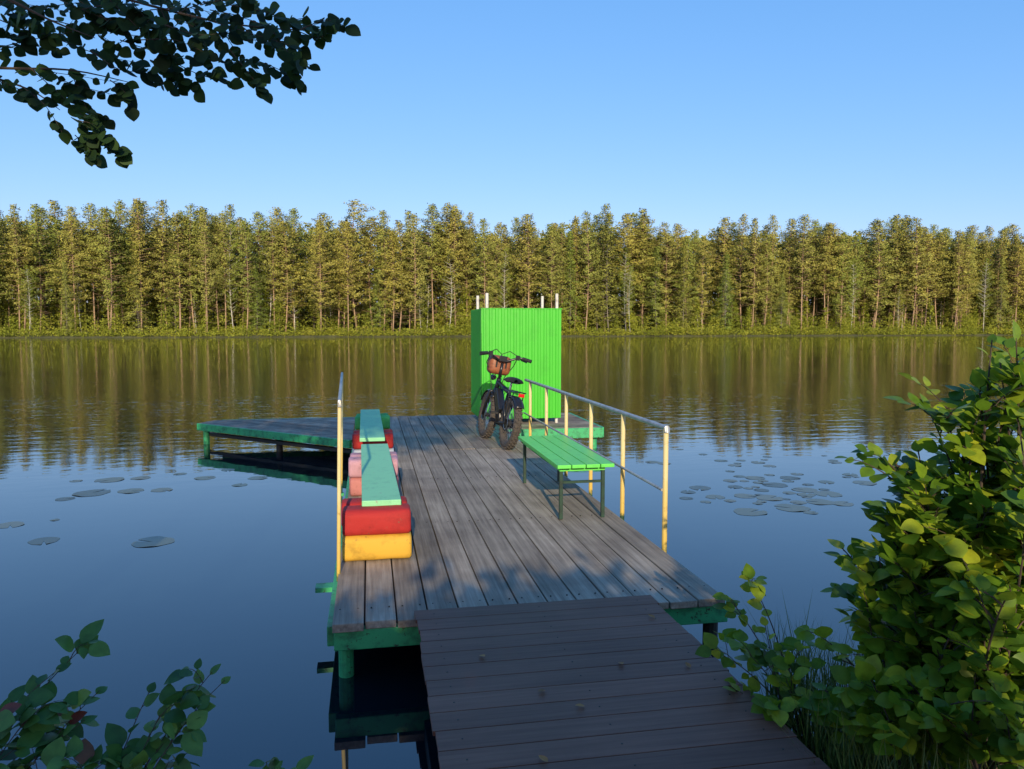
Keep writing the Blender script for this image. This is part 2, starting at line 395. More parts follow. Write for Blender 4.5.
# shore bushes and young growth under the trees
mb=MB(); s=CUT0-30
while s<CUT1+40:
    h=rg.uniform(.5,1.6)+(3*rg.random() if rg.random()<.3 else 0)+max(0,1.8*noise.noise(Vector((s*.08,0,0))))
    p=shp(s,rg.uniform(.2,4),.2); t=rg.uniform(.25,.85)
    for i in range(int(18+h*22)):
        c=p+Vector((rg.gauss(0,.6),rg.gauss(0,.6),rg.random()*h))
        clump(mb,c,.25,3,.3,rg,t)
    s+=rg.uniform(.2,.6)
for k in range(260):
    s=rg.uniform(CUT0-20,CUT1+30); o_=rg.uniform(3,15); p=shp(s,o_,gz(o_)); H=rg.uniform(2.5,10)*(.6+.4*rg.random()); Rm=H*rg.uniform(.2,.32); t=rg.uniform(.15,.6)
    for i in range(int(12*H)):
        u=rg.random(); rad=Rm*(1-u)**.7*rg.uniform(.2,1.1); an=rg.uniform(0,6.28)
        clump(mb,p+Vector((math.cos(an)*rad,math.sin(an)*rad,.2+u*H)),.35,5,.42,rg,t+rg.uniform(-.1,.15))
o=mb.build('shore_bushes',M['shorebush'],kind='stuff'); tag(o,'low bright green bushes and reeds along the far waterline','bushes')
# unseen thicket added behind the viewpoint, shaped to throw the foreground into shade
mb=MB(); rg=random.Random(77)
for i in range(5200):
    x=rg.uniform(-5.5,1.45); top=2.85+.1*noise.noise(Vector((x*.9,0,0)))+.07*noise.noise(Vector((x*3,2,0)))
    z=rg.uniform(1.4,top); clump(mb,Vector((x,-3+rg.gauss(0,.3),z)),.15,3,.25,rg,rg.random())
for i in range(500):
    x=rg.uniform(1.6,6); z=rg.uniform(.5,1.3); clump(mb,Vector((x,-3+rg.gauss(0,.3),z)),.15,3,.2,rg,rg.random())
for i in range(2700):
    a=rg.uniform(0,6.28); q=rg.random()**.5
    x=-1.95+2.2*q*math.cos(a); z=5.9+1.15*q*math.sin(a)
    if z<4.95: continue
    clump(mb,Vector((x,-3+rg.gauss(0,.4),z)),.15,3,.17,rg,rg.random())
for x in (-4.8,-3.1,-1.4,1.2,3.8,5.6): mb.tube([(x,-3,0),(x+.1,-3,.8),(x,-3.1,1.25)],[.05,.04,.02],6,.3)
mb.tube([(-2.1,-3.2,0),(-2.0,-3.1,3),(-1.95,-3,6)],[.14,.11,.05],8,.3)
o=mb.build('added_shade_thicket',M['shadeleaf'],kind='stuff'); tag(o,'unseen leafy thicket added behind the gangway to shade it','thicket')

# ---------- pier ----------
DX0,DX1,DY0,DY1=-.22,2.05,4.13,13.75
pier=thing('wooden_pier','grey weathered plank pier on green framing reaching out over the lake','pier',(0.9,DY0,0))
def PB(mb,name,mat,root,**k):
    o=mb.build(name,mat,root,**k)
    o.matrix_parent_inverse=Matrix.LocRotScale(root.location,root.rotation_euler,None).inverted()
    return o
mb=MB(); nb=13; bw=(DX1-DX0)/nb; rg=random.Random(3)
for i in range(nb):
    x=DX0+i*bw; y=DY0+rg.uniform(-.015,.025); cuts=[y]
    j=rg.choice([8.6,8.7,9.9]); cuts+=[j,DY1+rg.uniform(-.02,.02)]
    for a,b in zip(cuts,cuts[1:]):
        dz=rg.uniform(-.003,.003)
        mb.box((x+.0045,a+.0015,DK-.045),(x+bw-.0045,b-.0015,DK+dz),rg.random())
PB(mb,'deck',M['deck'],pier,bevel=.004)
mb=MB()
for y in [4.35,6.2,8.0,9.9,11.7,13.5]:
    for i in range(nb):
        x=DX0+(i+.5)*bw
        for dx in (-.05,.05):
            mb.tube([(x+dx,y,DK-.002),(x+dx,y,DK+.0045)],.005,6)
PB(mb,'nail_heads',M['dark_post'],pier)
def beam(a,b,root=pier,name='edge_beam',mat='green_paint'):
    mb=MB(); mb.box(a,b); return PB(mb,name,M[mat],root,bevel=.006)
beam((DX0+.01,DY0+.03,DK-.16),(DX1+.03,DY0+.09,DK-.047))
beam((DX0-.03,DY0+.1,DK-.16),(DX0+.03,DY1,DK-.047))
beam((DX1-.03,DY0+.1,DK-.16),(DX1+.03,DY1,DK-.047))
beam((DX0,DY1-.07,DK-.16),(DX1,DY1-.01,DK-.047))
beam((DX0+.05,DY0+.12,DK-.11),(DX1-.05,6.2,DK-.048),name='added_gap_cover',mat='dark_post')  # added board below the deck gaps, blocks log reflections in the water
for y in (6.5,9,11.5): beam((DX0+.05,y,DK-.16),(DX1-.05,y+.08,DK-.048),name='cross_beam',mat='dark_post')
def pile(x,y,r=.05,mat='green_paint'):
    mb=MB(); mb.tube([(x,y,-.9),(x,y,DK-.06)],r,12); return PB(mb,'pile',M[mat],pier,smooth=False)
pile(DX0+.07,DY0+.15,.042); pile(DX1-.03,DY0+.14,.045,'dark_post')
for y in (6.6,9.1,11.6,13.5): pile(DX0+.06,y,.05,'dark_post'); pile(DX1-.06,y,.05,'dark_post')
# left wing (slanted near edge)
import bmesh
def clipped_boards(poly,ang,w,z0,z1,seed,name):
    rg=random.Random(seed); bm=bmesh.new(); lay=bm.verts.layers.float.new('tint')
    cx=sum(p[0] for p in poly)/len(poly); cy=sum(p[1] for p in poly)/len(poly)
    d=Vector((math.cos(ang),math.sin(ang),0)); n=Vector((-d.y,d.x,0))
    for k in range(-30,31):
        c=Vector((cx,cy,0))+n*(k*w); a=c-d*6; b=c+d*6; h=n*(w/2-.006); t=rg.random()
        vs=[bm.verts.new(p) for p in (a-h+Vector((0,0,z0)),b-h+Vector((0,0,z0)),b+h+Vector((0,0,z0)),a+h+Vector((0,0,z0)),a-h+Vector((0,0,z1)),b-h+Vector((0,0,z1)),b+h+Vector((0,0,z1)),a+h+Vector((0,0,z1)))]
        for v in vs: v[lay]=t
        for f in [(0,3,2,1),(4,5,6,7),(0,1,5,4),(1,2,6,5),(2,3,7,6),(3,0,4,7)]: bm.faces.new([vs[i] for i in f])
    for i in range(len(poly)):
        a=Vector((*poly[i],0)); b=Vector((*poly[(i+1)%len(poly)],0)); e=(b-a).normalized(); no=Vector((e.y,-e.x,0))
        g=bm.verts[:]+bm.edges[:]+bm.faces[:]
        r=bmesh.ops.bisect_plane(bm,geom=g,plane_co=a,plane_no=no,clear_outer=True)
        ed=[e_ for e_ in bm.edges if e_.is_boundary]
        if ed: bmesh.ops.holes_fill(bm,edges=ed,sides=8)
    me=bpy.data.meshes.new(name); bm.to_mesh(me); bm.free(); me.materials.append(M['side_deck'])
    o=bpy.data.objects.new(name,me); C.objects.link(o); o.parent=pier; o.matrix_parent_inverse=Matrix.Translation(pier.location).inverted()
    return o
WY=11.0; WA=Vector((-2.78,13.4,0))
LW=[(-.255,WY),(-.255,13.75),(-2.6,13.75),(WA.x,WA.y)]
clipped_boards(LW,math.atan2(WY-WA.y,-.255-WA.x),.14,DK-.04,DK,4,'left_side_deck')
mb=MB(); A=WA; B=Vector((-.255,WY,0)); dd=(B-A).normalized(); nn=Vector((dd.y,-dd.x,0))
m=Matrix(((dd.x,-nn.x,0,A.x),(dd.y,-nn.y,0,A.y),(0,0,1,0),(0,0,0,1)))
mb.box((0,-.055,DK-.115),((B-A).length,-.002,DK-.002),.5,m); PB(mb,'edge_beam',M['green_paint'],pier,bevel=.005)
beam((-2.5,13.76,DK-.12),(-.25,13.82,DK-.002))
mb=MB(); mb.tube([(-2.68,13.42,-.9),(-2.68,13.42,DK-.05)],.05,12); PB(mb,'pile',M['green_paint'],pier)
mb=MB(); mb.tube([(-1.4,12.4,-.9),(-1.4,12.4,DK-.05)],.05,12); PB(mb,'pile',M['dark_post'],pier)
mb=MB(); mb.box((0,.1,DK-.22),((B-A).length,.18,DK-.17),.5,m); PB(mb,'cross_beam',M['dark_post'],pier)
# right platform
clipped_boards([(2.085,11.7),(3.6,11.7),(3.6,13.8),(2.085,13.8)],0,.15,DK-.045,DK,9,'right_side_deck')
beam((2.09,11.63,DK-.16),(3.63,11.69,DK-.002)); beam((3.605,11.7,DK-.16),(3.66,13.8,DK-.002))
for x,y in ((3.52,11.8),(3.52,13.6),(2.4,11.8)):
    mb=MB(); mb.tube([(x,y,-.9),(x,y,DK-.05)],.05,12); PB(mb,'pile',M['green_paint'],pier)
# ---------- gangway ----------
gw=thing('gangway','dark brown crosswise-board gangway leading from the bank onto the pier','gangway',(.92,3,0))
mb=MB(); y=4.2; rg=random.Random(8)
while y>-1.5:
    mb.box((.23+rg.uniform(-.008,.008),y-.140,DK+.004),(1.6+rg.uniform(-.008,.008),y,DK+.024),rg.random()); y-=.145
PB(mb,'boards',M['ramp'],gw,bevel=.001)
mb=MB(); 
yy=4.2
while yy>-1.5:
    for x in (.33,.92,1.5):
        mb.tube([(x,yy-.07,DK+.022),(x,yy-.07,DK+.0255)],.004,6)
    yy-=.145
PB(mb,'screw_heads',M['dark_post'],gw)
for x in (.27,.9,1.5):
    mb=MB(); mb.box((x,-1.5,DK-.14),(x+.06,4.1,DK+.002)); PB(mb,'bearer',M['dark_post'],gw)
# ---------- railings ----------
def railing(name,label,x,ys,h,mids,x2=None,pr=.02,ext=.3,lean=0):
    t=thing(name,label,'railing',(x,ys[0],0)); x2=x if x2 is None else x2
    X=lambda y: x+(x2-x)*(y-ys[0])/(ys[-1]-ys[0])
    for y in ys:
        mb=MB(); mb.tube([(X(y)-lean,y,DK-.22),(X(y),y,DK+h)],pr,12); PB(mb,'post',M['post'],t,smooth=False)
        mb=MB(); mb.box((X(y)-lean-.03,y-.03,DK-.14),(X(y)-lean+.03,y+.03,DK-.11)); PB(mb,'bracket',M['green_paint'],t)
    mb=MB(); y2=ys[-1]+ext
    mb.tube([(x,ys[0]-.02,DK+h-.03),(x,ys[0]-.02,DK+h),(X(y2),y2,DK+h)],pr*1.02,12); PB(mb,'top_rail',M['grey_metal'],t)
    for z in mids:
        mb=MB(); mb.tube([(x-.022,ys[0],DK+z),(x-.022,y2,DK+z)],.011,10); PB(mb,'middle_rail',M['grey_metal'],t)
    return t
railing('steel_railing','steel railing with cream yellow posts on the right pier edge beside the green bench',2.09,[5.2,6.15,7.1,8.05,9.0,9.95],.87,[.42],pr=.019)
t=railing('steel_railing','thin pale railing seen almost end-on along the left pier edge',-.19,[5.0,8.0],1.12,[],x2=-.275,pr=.0125,ext=.02,lean=.03)
mb=MB(); mb.box((-.36,4.95,DK-.1),(-.25,5.05,DK-.07)); PB(mb,'bracket',M['green_paint'],t)
# ---------- log benches ----------
def sqlog(mb,x0,x1,yc,zc,w,h,rg):
    n=32; vs=[]; k=13; ph2=rg.uniform(0,60); p=.52
    xs=[x0,x0+.015]+[x0+(x1-x0)*i/(k-3) for i in range(1,k-3)]+[x1-.015,x1]
    for i,x in enumerate(xs):
        e=.88 if i in(0,len(xs)-1) else 1
        for j in range(n):
            a=2*math.pi*j/n; ca,sa=math.cos(a),math.sin(a)
            q=1+.06*noise.noise(Vector((x*9+ph2,ca*1.5,sa*1.5)))
            vs.append((x,yc+q*w/2*e*abs(ca)**p*(1 if ca>0 else -1),zc+(2-q)*h/2*e*abs(sa)**p*(1 if sa>0 else -1)))
    fs=[]
    for i in range(len(xs)-1):
        for j in range(n):
            a=i*n+j;b=i*n+(j+1)%n; fs.append((a,b,b+n,a+n))
    fs.append(tuple(range(n-1,-1,-1))); fs.append(tuple((len(xs)-1)*n+j for j in range(n)))
    mb.add(vs,fs)
def logbench(label,y0,y1,sup,xoff,xo2=0):
    t=thing('log_bench',label,'bench',(.03,y0,DK),group=None)
    rg=random.Random(int(y0*10))
    for yc,top,bot in sup:
        for z,mt in ((.09,bot),(.265,top)):
            for dy in (-.12,.12):
                mb=MB(); sqlog(mb,-.2+rg.uniform(-.01,.01),.26+rg.uniform(-.01,.01),yc+dy,DK+z,.24,.182,rg)
                o=PB(mb,'log',M[mt],t,smooth=True)
                o.data.polygons.foreach_set('use_smooth',[len(p.vertices)<5 for p in o.data.polygons])
    mb=MB(); x0,x1=-.065,.205; za,zb_=DK+.354,DK+.396
    mb.add([(x0+xoff,y0,za),(x1+xoff,y0,za),(x1+xo2,y1,za),(x0+xo2,y1,za),(x0+xoff,y0,zb_),(x1+xoff,y0,zb_),(x1+xo2,y1,zb_),(x0+xo2,y1,zb_)],[(0,3,2,1),(4,5,6,7),(0,1,5,4),(1,2,6,5),(2,3,7,6),(3,0,4,7)])
    PB(mb,'seat_plank',M['plank_green'],t,bevel=.006)
    return t
logbench('pale green plank bench on red over yellow logs, nearest on the left of the pier',5.34,7.95,[(5.45,'red','yellow'),(7.5,'pink','salmon')],.0,-.03)
logbench('farther plank bench on red and green painted logs at the left edge of the pier',8.4,11.3,[(9.2,'red','paleblue'),(10.95,'leafgreen','yellow')],-.05,-.07)
# ---------- green bench ----------
t=thing('slatted_bench','bright green slatted bench on thin dark legs beside the right railing','bench',(1.72,6.9,DK))
mb=MB(); rg=random.Random(2)
n=4; X0b,X1b=1.49,1.98; wv=(X1b-X0b)/n
for i in range(n):
    mb.box((X0b+i*wv+.004,6.02,DK+.44),(X0b+(i+1)*wv-.004,7.72,DK+.47),rg.random())
PB(mb,'seat',M['bench_green'],t,bevel=.004)
mb=MB(); 
for a,b in (((1.53,6.1,DK+.405),(1.56,7.64,DK+.438)),((1.89,6.1,DK+.405),(1.92,7.64,DK+.438)),((1.56,6.1,DK+.405),(1.89,6.13,DK+.438)),((1.56,7.61,DK+.405),(1.89,7.64,DK+.438))): mb.box(a,b)
PB(mb,'seat_frame',M['bench_green'],t)
for x in (1.53,1.89):
    for y in (6.1,7.61):
        mb=MB(); mb.box((x,y,DK+.001),(x+.03,y+.03,DK+.404)); PB(mb,'leg',M['dark_metal'],t,bevel=.003)
mb=MB(); mb.box((1.56,6.105,DK+.3),(1.89,6.125,DK+.32)); PB(mb,'stretcher',M['dark_metal'],t)
# ---------- changing booth ----------
t=thing('changing_booth','bright green corrugated metal changing booth with white pipe posts at the pier end','booth',(2.4,12.9,DK))
def corr(a,b,z0,z1,depth=.012,pitch=.1):
    a=Vector(a); b=Vector(b); L=(b-a).length; d=(b-a)/L; n=Vector((-d.y,d.x,0)); pts=[]; x=0
    while x<L:
        for dx,h in ((0,0),(.045,0),(.055,1),(.085,1),(.095,0)):
            if x+dx<L: pts.append(a+d*(x+dx)-n*depth*h*-1)
        x+=pitch
    pts.append(b); mb=MB(); vs=[]
    for p in pts: vs+=[(p.x,p.y,z0),(p.x,p.y,z1)]
    mb.add(vs,[(2*i,2*i+2,2*i+3,2*i+1) for i in range(len(pts)-1)]); return mb
BX0,BX1,BY0,BY1=1.78,3.1,12.3,13.5; zt=DK+1.88; zb=DK+.09
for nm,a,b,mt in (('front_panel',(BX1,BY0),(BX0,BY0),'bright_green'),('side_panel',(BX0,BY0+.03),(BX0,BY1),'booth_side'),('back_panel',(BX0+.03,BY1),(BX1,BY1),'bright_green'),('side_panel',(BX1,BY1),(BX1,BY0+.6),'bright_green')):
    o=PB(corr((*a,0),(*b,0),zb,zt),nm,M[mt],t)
    s=o.modifiers.new('solid','SOLIDIFY'); s.thickness=.003
for x in (BX0+.1,BX1-.06):
    for y in (BY0+.06,BY1-.06):
        mb=MB(); mb.tube([(x,y,DK+.001),(x,y,zt+.25)],.025,12); PB(mb,'post',M['white_pipe'],t)
mb=MB(); mb.tube([(BX0+.1,BY0+.05,zt-.1),(BX1-.1,BY0+.05,zt-.1)],.015,8); mb.tube([(BX0+.1,BY0+.05,zb+.2),(BX1-.1,BY0+.05,zb+.2)],.015,8)
PB(mb,'cross_rail',M['white_pipe'],t)
mb=MB(); mb.box((BX0-.012,BY0-.018,zt-.001),(BX1+.012,BY0+.01,zt+.01)); PB(mb,'top_trim',M['bright_green'],t)
# ---------- bicycle (x forward, z up) ----------
bk=thing('fat_tyre_bicycle','black fat-tyred bicycle with brown handlebar bag parked facing the lake by the green booth','bicycle',(1.74,9.8,DK),(R(10),0,R(97)))
WR=.335; WB=1.08
def bp(mb,name,mat,par=bk,**k): return mb.build(name,M[mat],par,**k)
def wheel(x):
    r=MB(); r.torus((x,0,WR),(0,1,0),WR-.078,.016,36,8,sq=1.8); w=bp(r,'wheel','chrome',smooth=True)
    m=MB(); m.torus((x,0,WR),(0,1,0),WR-.055,.05,40,12,sq=1.08)
    for i in range(34):
        a=2*math.pi*i/34
        for sy in (-1,0,1):
            aa=a+(.092 if sy==0 else 0); rr=WR-.002 if sy==0 else WR-.011; c=Vector((x+math.cos(aa)*rr,sy*.034,WR+math.sin(aa)*rr))
            mm=Matrix.Translation(c)@Matrix.Rotation(-aa,4,'Y'); m.box((-.01,-.013,-.014),(.01,.013,.014),.5,mm)
    bp(m,'tyre','tyre',w)
    m=MB()
    for i in range(28):
        a=2*math.pi*i/28; m.tube([(x,(.03 if i%2 else -.03),WR),(x+math.cos(a)*(WR-.08),0,WR+math.sin(a)*(WR-.08))],.002,4,cap=False)
    bp(m,'spokes','chrome',w)
    m=MB(); m.tube([(x,-.07,WR),(x,.07,WR)],.055 if x==0 else .03,14); bp(m,'hub','black_metal',w)
    m=MB(); m.torus((x,.07,WR),(0,1,0),.08,.006,24,6,sq=.3); bp(m,'brake_disc','chrome',w)
wheel(0); wheel(WB)
BBx=(.43,0,.3); seatT=(.27,0,.72); head1=(.83,0,.88)
m=MB(); m.tube([BBx,seatT],.026,10); m.tube([seatT,(.84,0,.83)],.03,10); m.tube([BBx,(.87,0,.73)],.045,10); m.tube([(.89,0,.69),head1],.034,10)
for s in (-1,1):
    m.tube([(0,s*.08,WR),(.2,s*.08,.32),(.43,s*.045,.3)],.015,8); m.tube([(0,s*.08,WR),(.18,s*.07,.56),(.27,s*.02,.7)],.013,8)
frame=bp(m,'frame','black_metal',smooth=True)
m=MB(); m.box((-.2,-.05,-.065),(.2,.05,.065),.5,Matrix.Translation((.62,0,.57))@Matrix.Rotation(R(-44),4,'Y')); bp(m,'battery','black_metal',frame,bevel=.015)
m=MB(); m.tube([(.89,0,.7),(.905,0,.68)],.045,10)
for s in (-1,1): m.tube([(.9,0,.7),(.91,s*.08,.69),(WB,s*.08,WR)],.022,8)
bp(m,'fork','black_metal',smooth=True)
m=MB(); m.tube([(.83,0,.88),(.8,0,1.1)],.022,8)
m.tube([(.68,.34,1.19),(.76,.22,1.21),(.8,.05,1.13),(.8,-.05,1.13),(.76,-.22,1.21),(.68,-.34,1.19)],.016,8); hb=bp(m,'handlebar','black_metal',smooth=True)
for s in (-1,1):
    m=MB(); m.tube([(.73,s*.26,1.205),(.66,s*.37,1.185)],.026,10); bp(m,'grip','rubber',hb)
    m=MB(); m.tube([(.76,s*.23,1.21),(.81,s*.27,1.18),(.78,s*.35,1.16)],.009,6); m.box((.74,s*.2-.025,1.17),(.79,s*.2+.025,1.24)); bp(m,'brake_lever','black_metal',hb)
    m=MB(); m.tube([(.78,s*.2,1.2),(.9,s*.2,1.08),(.93,s*.1,.9),(.93,s*.06,.7)],.007,6); m.tube([(.77,s*.24,1.21),(.86,s*.1,1.28),(.9,0,1.22),(.9,-s*.05,.9)],.006,6); bp(m,'cable','rubber',hb)
m=MB(); m.box((.76,-.05,1.12),(.79,.06,1.2)); bp(m,'display','black_metal',hb,bevel=.005)
# handlebar bag
m=MB(); m.box((.84,-.16,.93),(1.06,.16,1.2)); bag=bp(m,'handlebar_bag','leather',bevel=.07,smooth=True)
m=MB(); m.torus((.95,0,1.15),(0,0,1),.13,.012,28,6); bp(m,'bag_rim','leather',bag)
m=MB()
for y in (-.07,.07): m.box((.832,y-.012,1.03),(.842,y+.012,1.14))
bp(m,'bag_strap','rubber',bag)
# saddle
m=MB(); prof=[(.06,.03,.91),(.1,.12,.93),(.2,.13,.935),(.28,.09,.93),(.38,.04,.92),(.43,.02,.91)]
vs=[];fs=[]
for x,wd,z in prof:
    for j in range(9):
        a=math.pi*j/8; vs.append((x,math.cos(a)*wd,z-.055+math.sin(a)*.06))
for i in range(5):
    for j in range(8): q=i*9+j; fs.append((q,q+1,q+10,q+9))
    fs.append((i*9,i*9+9,i*9+17,i*9+8))
fs.append(tuple(range(9))); fs.append(tuple(range(53,44,-1)))
m.add(vs,fs); sd_=bp(m,'saddle','rubber',smooth=True)
m=MB(); m.tube([seatT,(.24,0,.88)],.016,8); bp(m,'seat_post','chrome')
def guard(cx,a0,a1,name):
    m=MB(); vs=[];n=16
    for i in range(n+1):
        a=R(a0+(a1-a0)*i/n); rr=WR+.035
        for y,dr in ((-.065,-.02),(-.035,.0),(.035,.0),(.065,-.02)): vs.append((cx+math.cos(a)*(rr+dr),y,WR+math.sin(a)*(rr+dr)))
    m.add(vs,[(i*4+j,i*4+j+1,i*4+j+5,i*4+j+4) for i in range(n) for j in range(3)])
    o=bp(m,name,'black_metal',smooth=True); s=o.modifiers.new('solid','SOLIDIFY'); s.thickness=.004
guard(0,60,140,'mudguard'); guard(WB,30,130,'mudguard')
m=MB()
for s in (-1,1):
    m.tube([(.26,s*.06,.75),(-.2,s*.07,.76),(-.23,s*.05,.76)],.008,6); m.tube([(-.13,s*.07,.76),(0,s*.09,WR)],.007,6); m.tube([(.05,s*.07,.76),(0,s*.09,WR)],.007,6)
for x in (-.2,-.1,0,.12): m.tube([(x,-.07,.762),(x,.07,.762)],.007,6)
bp(m,'rack','black_metal')
m=MB(); m.box((-.26,-.04,.705),(-.242,.04,.75)); bp(m,'tail_light','redlight',bevel=.006)
m=MB(); m.tube([(1.07,0,.88),(1.14,0,.88)],[.03,.045],12); bp(m,'headlight','black_metal')
m=MB(); m.torus((.43,-.06,.3),(0,1,0),.085,.006,24,6); m.tube([(.43,-.055,.3),(.43,-.065,.3)],.08,18); cs=bp(m,'chainring','chrome')
for s,dx,dz in ((-1,.1,-.13),(1,-.1,.13)):
    m=MB(); m.tube([(.43,s*.07,.3),(.43+dx,s*.09,.3+dz)],.011,6); ck=bp(m,'crank','black_metal')
    m=MB(); m.box((.43+dx-.045,s*.1 if s>0 else -.2,.3+dz-.014),(.43+dx+.045,.2 if s>0 else -.1,.3+dz+.014)); bp(m,'pedal','rubber',ck)
m=MB(); m.tube([(.43,-.06,.386),(0,-.06,WR+.035)],.005,5); m.tube([(.43,-.06,.215),(0,-.06,WR-.035)],.005,5); bp(m,'chain','dark_metal')
m=MB(); m.tube([(.3,-.07,.3),(.24,-.2,.07)],.009,6); bp(m,'kickstand','black_metal')
# ---------- lily pads ----------
def pad_mesh(seed):
    rg=random.Random(seed); m=MB(); n=26; vs=[(0,0,.006)]; ph=rg.uniform(0,6)
    for ring,rr in ((0,.55),(1,1.0)):
        for i in range(n+1):
            a=.16+(6.283-.32)*i/n; r=rr*(1+.05*math.sin(3*a+ph)+.03*math.sin(7*a+ph))
            vs.append((r*math.cos(a)*1.05,r*math.sin(a),.006+(.02*(ring)*max(0,math.sin(2*a+ph))**3)))
    fs=[(0,1+i,2+i) for i in range(n)]+[(1+i,2+n+i,3+n+i,2+i) for i in range(n)]
    m.add(vs,fs,rg.random()); me=m.build('lily_pad',M['pad'],smooth=True); d=me.data; bpy.data.objects.remove(me); return d
PM=[pad_mesh(i) for i in range(6)]
def pad(px,py,wpx,label,group):
    p=G(px,py); d=(p-Vector((0,0,CAMZ))).length; r=wpx/FP*d/2
    o=bpy.data.objects.new('lily_pad',rnd.choice(PM)); C.objects.link(o); o.location=(p.x,p.y,.001); o.rotation_euler=(0,0,rnd.uniform(0,6.28)); o.scale=(r,r,max(r,.12)*1.2)
    tag(o,label,'lily pad',group)
pad(153,542,34,'large lone lily pad floating nearest on the open water left of the pier',None)
pad(44,541,23,'small lone lily pad at far left, lowest of the far left pads',None)
pad(10,525,21,'lily pad at the left margin of the picture on open water',None)
for px,py,wp in ((65,499,15),(92,493,29),(131,491,21),(162,490,18),(110,480,23),(141,478,16),(205,478,18),(240,485,14),(258,478,17),(76,481,10),(228,470,12),(180,474,11),(55,520,7)):
    pad(px,py,wp,'flat lily pad in the loose line of pads left of the pier',"lily pads in the loose line left of the pier")
pts=[(750,512,30),(792,508,30),(770,498,24),(828,494,24),(745,496,20),(805,490,22),(820,502,24),(700,488,20),(688,492,14),(865,483,20),(775,485,22),(790,478,18),(755,478,18),(735,487,14),(715,497,18)]
tries=0
while len(pts)<62 and tries<6000:
    tries+=1
    if rnd.random()<.6: px=rnd.gauss(785,28); py=rnd.gauss(492,9)
    else: px=rnd.gauss(765,62); py=rnd.gauss(466,14)
    if not(650<px<880 and 440<py<518): continue
    wp=rnd.choice([rnd.uniform(8,14),rnd.uniform(12,22)])*(.5+.5*(py-440)/75)
    if all(abs(px-a)>(wp+c)*.4 or abs(py-b)>(wp+c)*.09 for a,b,c in pts): pts.append((px,py,wp))
for px,py,wp in pts: pad(px,py,wp,'flat lily pad in the patch of pads right of the pier railing',"lily pads in the patch right of the railing")
# ---------- plants ----------
UP=Vector((0,0,1))
def bez(a,b,c,n=8): return [a*(1-u)**2+b*2*u*(1-u)+c*u*u for u in [i/n for i in range(n+1)]]
def leafy(sm,lm,pts,n,L,W,rg,start=.25,stem=.004,droop=.3,lm2=None,p2=0,upb=.9,spread=1.0,nb=-.4,flat=1.0):
    sm.tube(pts,[stem*(1-.75*i/(len(pts)-1)) for i in range(len(pts))],5,cap=False)
    k=len(pts)-1; side=rg.choice([-1,1]); tb=rg.random()
    for i in range(n):
        u=start+(1-start)*(i+.5)/n; q=u*k; a=int(min(q,k-1e-6)); p=pts[a].lerp(pts[a+1],q-a); d=(pts[a+1]-pts[a]).normalized()
        r=d.cross(UP)
        if r.length<.15: r=Vector((rg.uniform(-1,1),rg.uniform(-1,1),0))
        r.normalize(); r=(Matrix.Rotation(rg.uniform(-.9,.9),3,d)@r)
        side=-side; dd=(d*(.5+.5*u)+r*side*spread+Vector((0,0,rg.uniform(-droop,.15)))).normalized()
        if i==n-1: dd=d+Vector((0,0,-.1))
        nr=(UP*upb+Vector((rg.gauss(0,.35),rg.gauss(0,.35)+nb,0))).normalized()
        s=rg.uniform(.5,1.2)
        m_=lm2 if (lm2 and rg.random()<p2) else lm
        b=p+dd*L*.12; sm.tube([p,b],stem*.35,3,cap=False)
        m_.leaf(b,dd,nr,L*s,W*s,min(1,max(0,.65*tb+.45*rg.random()-.05)),rg.uniform(.0,.25)*flat,rg.uniform(.04,.2)*flat)
def shrub(name,label,base,tips,L,W,nsh,nlf,mat,seed,shl=(.18,.38),cat='shrub',lm2mat=None,p2=0,spreadb=.25,stem=.009):
    rg=random.Random(seed); t=thing(name,label,cat,base); sm=MB(); lm=MB(); l2=MB()
    for (px,py,d,*o_) in tips:
        nn_=o_[0] if o_ else nsh
        tip=P(px,py,d); b=Vector(base)+Vector((rg.uniform(-spreadb,spreadb),rg.uniform(-spreadb,spreadb),0))
        mid=b.lerp(tip,.55)+Vector((rg.uniform(-.05,.05),rg.uniform(-.05,.05),.18*(tip-b).length))
        c=bez(b,mid,tip,10)
        leafy(sm,lm,c,max(4,int(nlf*1.1)),L,W,rg,.62,stem,lm2=l2 if lm2mat else None,p2=p2)
        for s in range(nn_):
            u=rg.uniform(.35,.97); q=u*10; a=int(min(q,9.99)); p=c[a].lerp(c[a+1],q-a); d0=(c[a+1]-c[a]).normalized()
            dr=(d0*.6+Vector((rg.gauss(0,.7),rg.gauss(0,.7),rg.uniform(-.1,.6)))).normalized(); l=rg.uniform(*shl)
            e=p+dr*l; leafy(sm,lm,bez(p,p.lerp(e,.5)+Vector((0,0,.04)),e,5),nlf,L,W,rg,.15,stem*.4,lm2=l2 if lm2mat else None,p2=p2)
    PB(sm,'stems',M['twig'],t); PB(lm,'leaves',M[mat],t,smooth=True)
    if lm2mat and l2.v: PB(l2,'reddish_leaves',M[lm2mat],t,smooth=True)
    return t
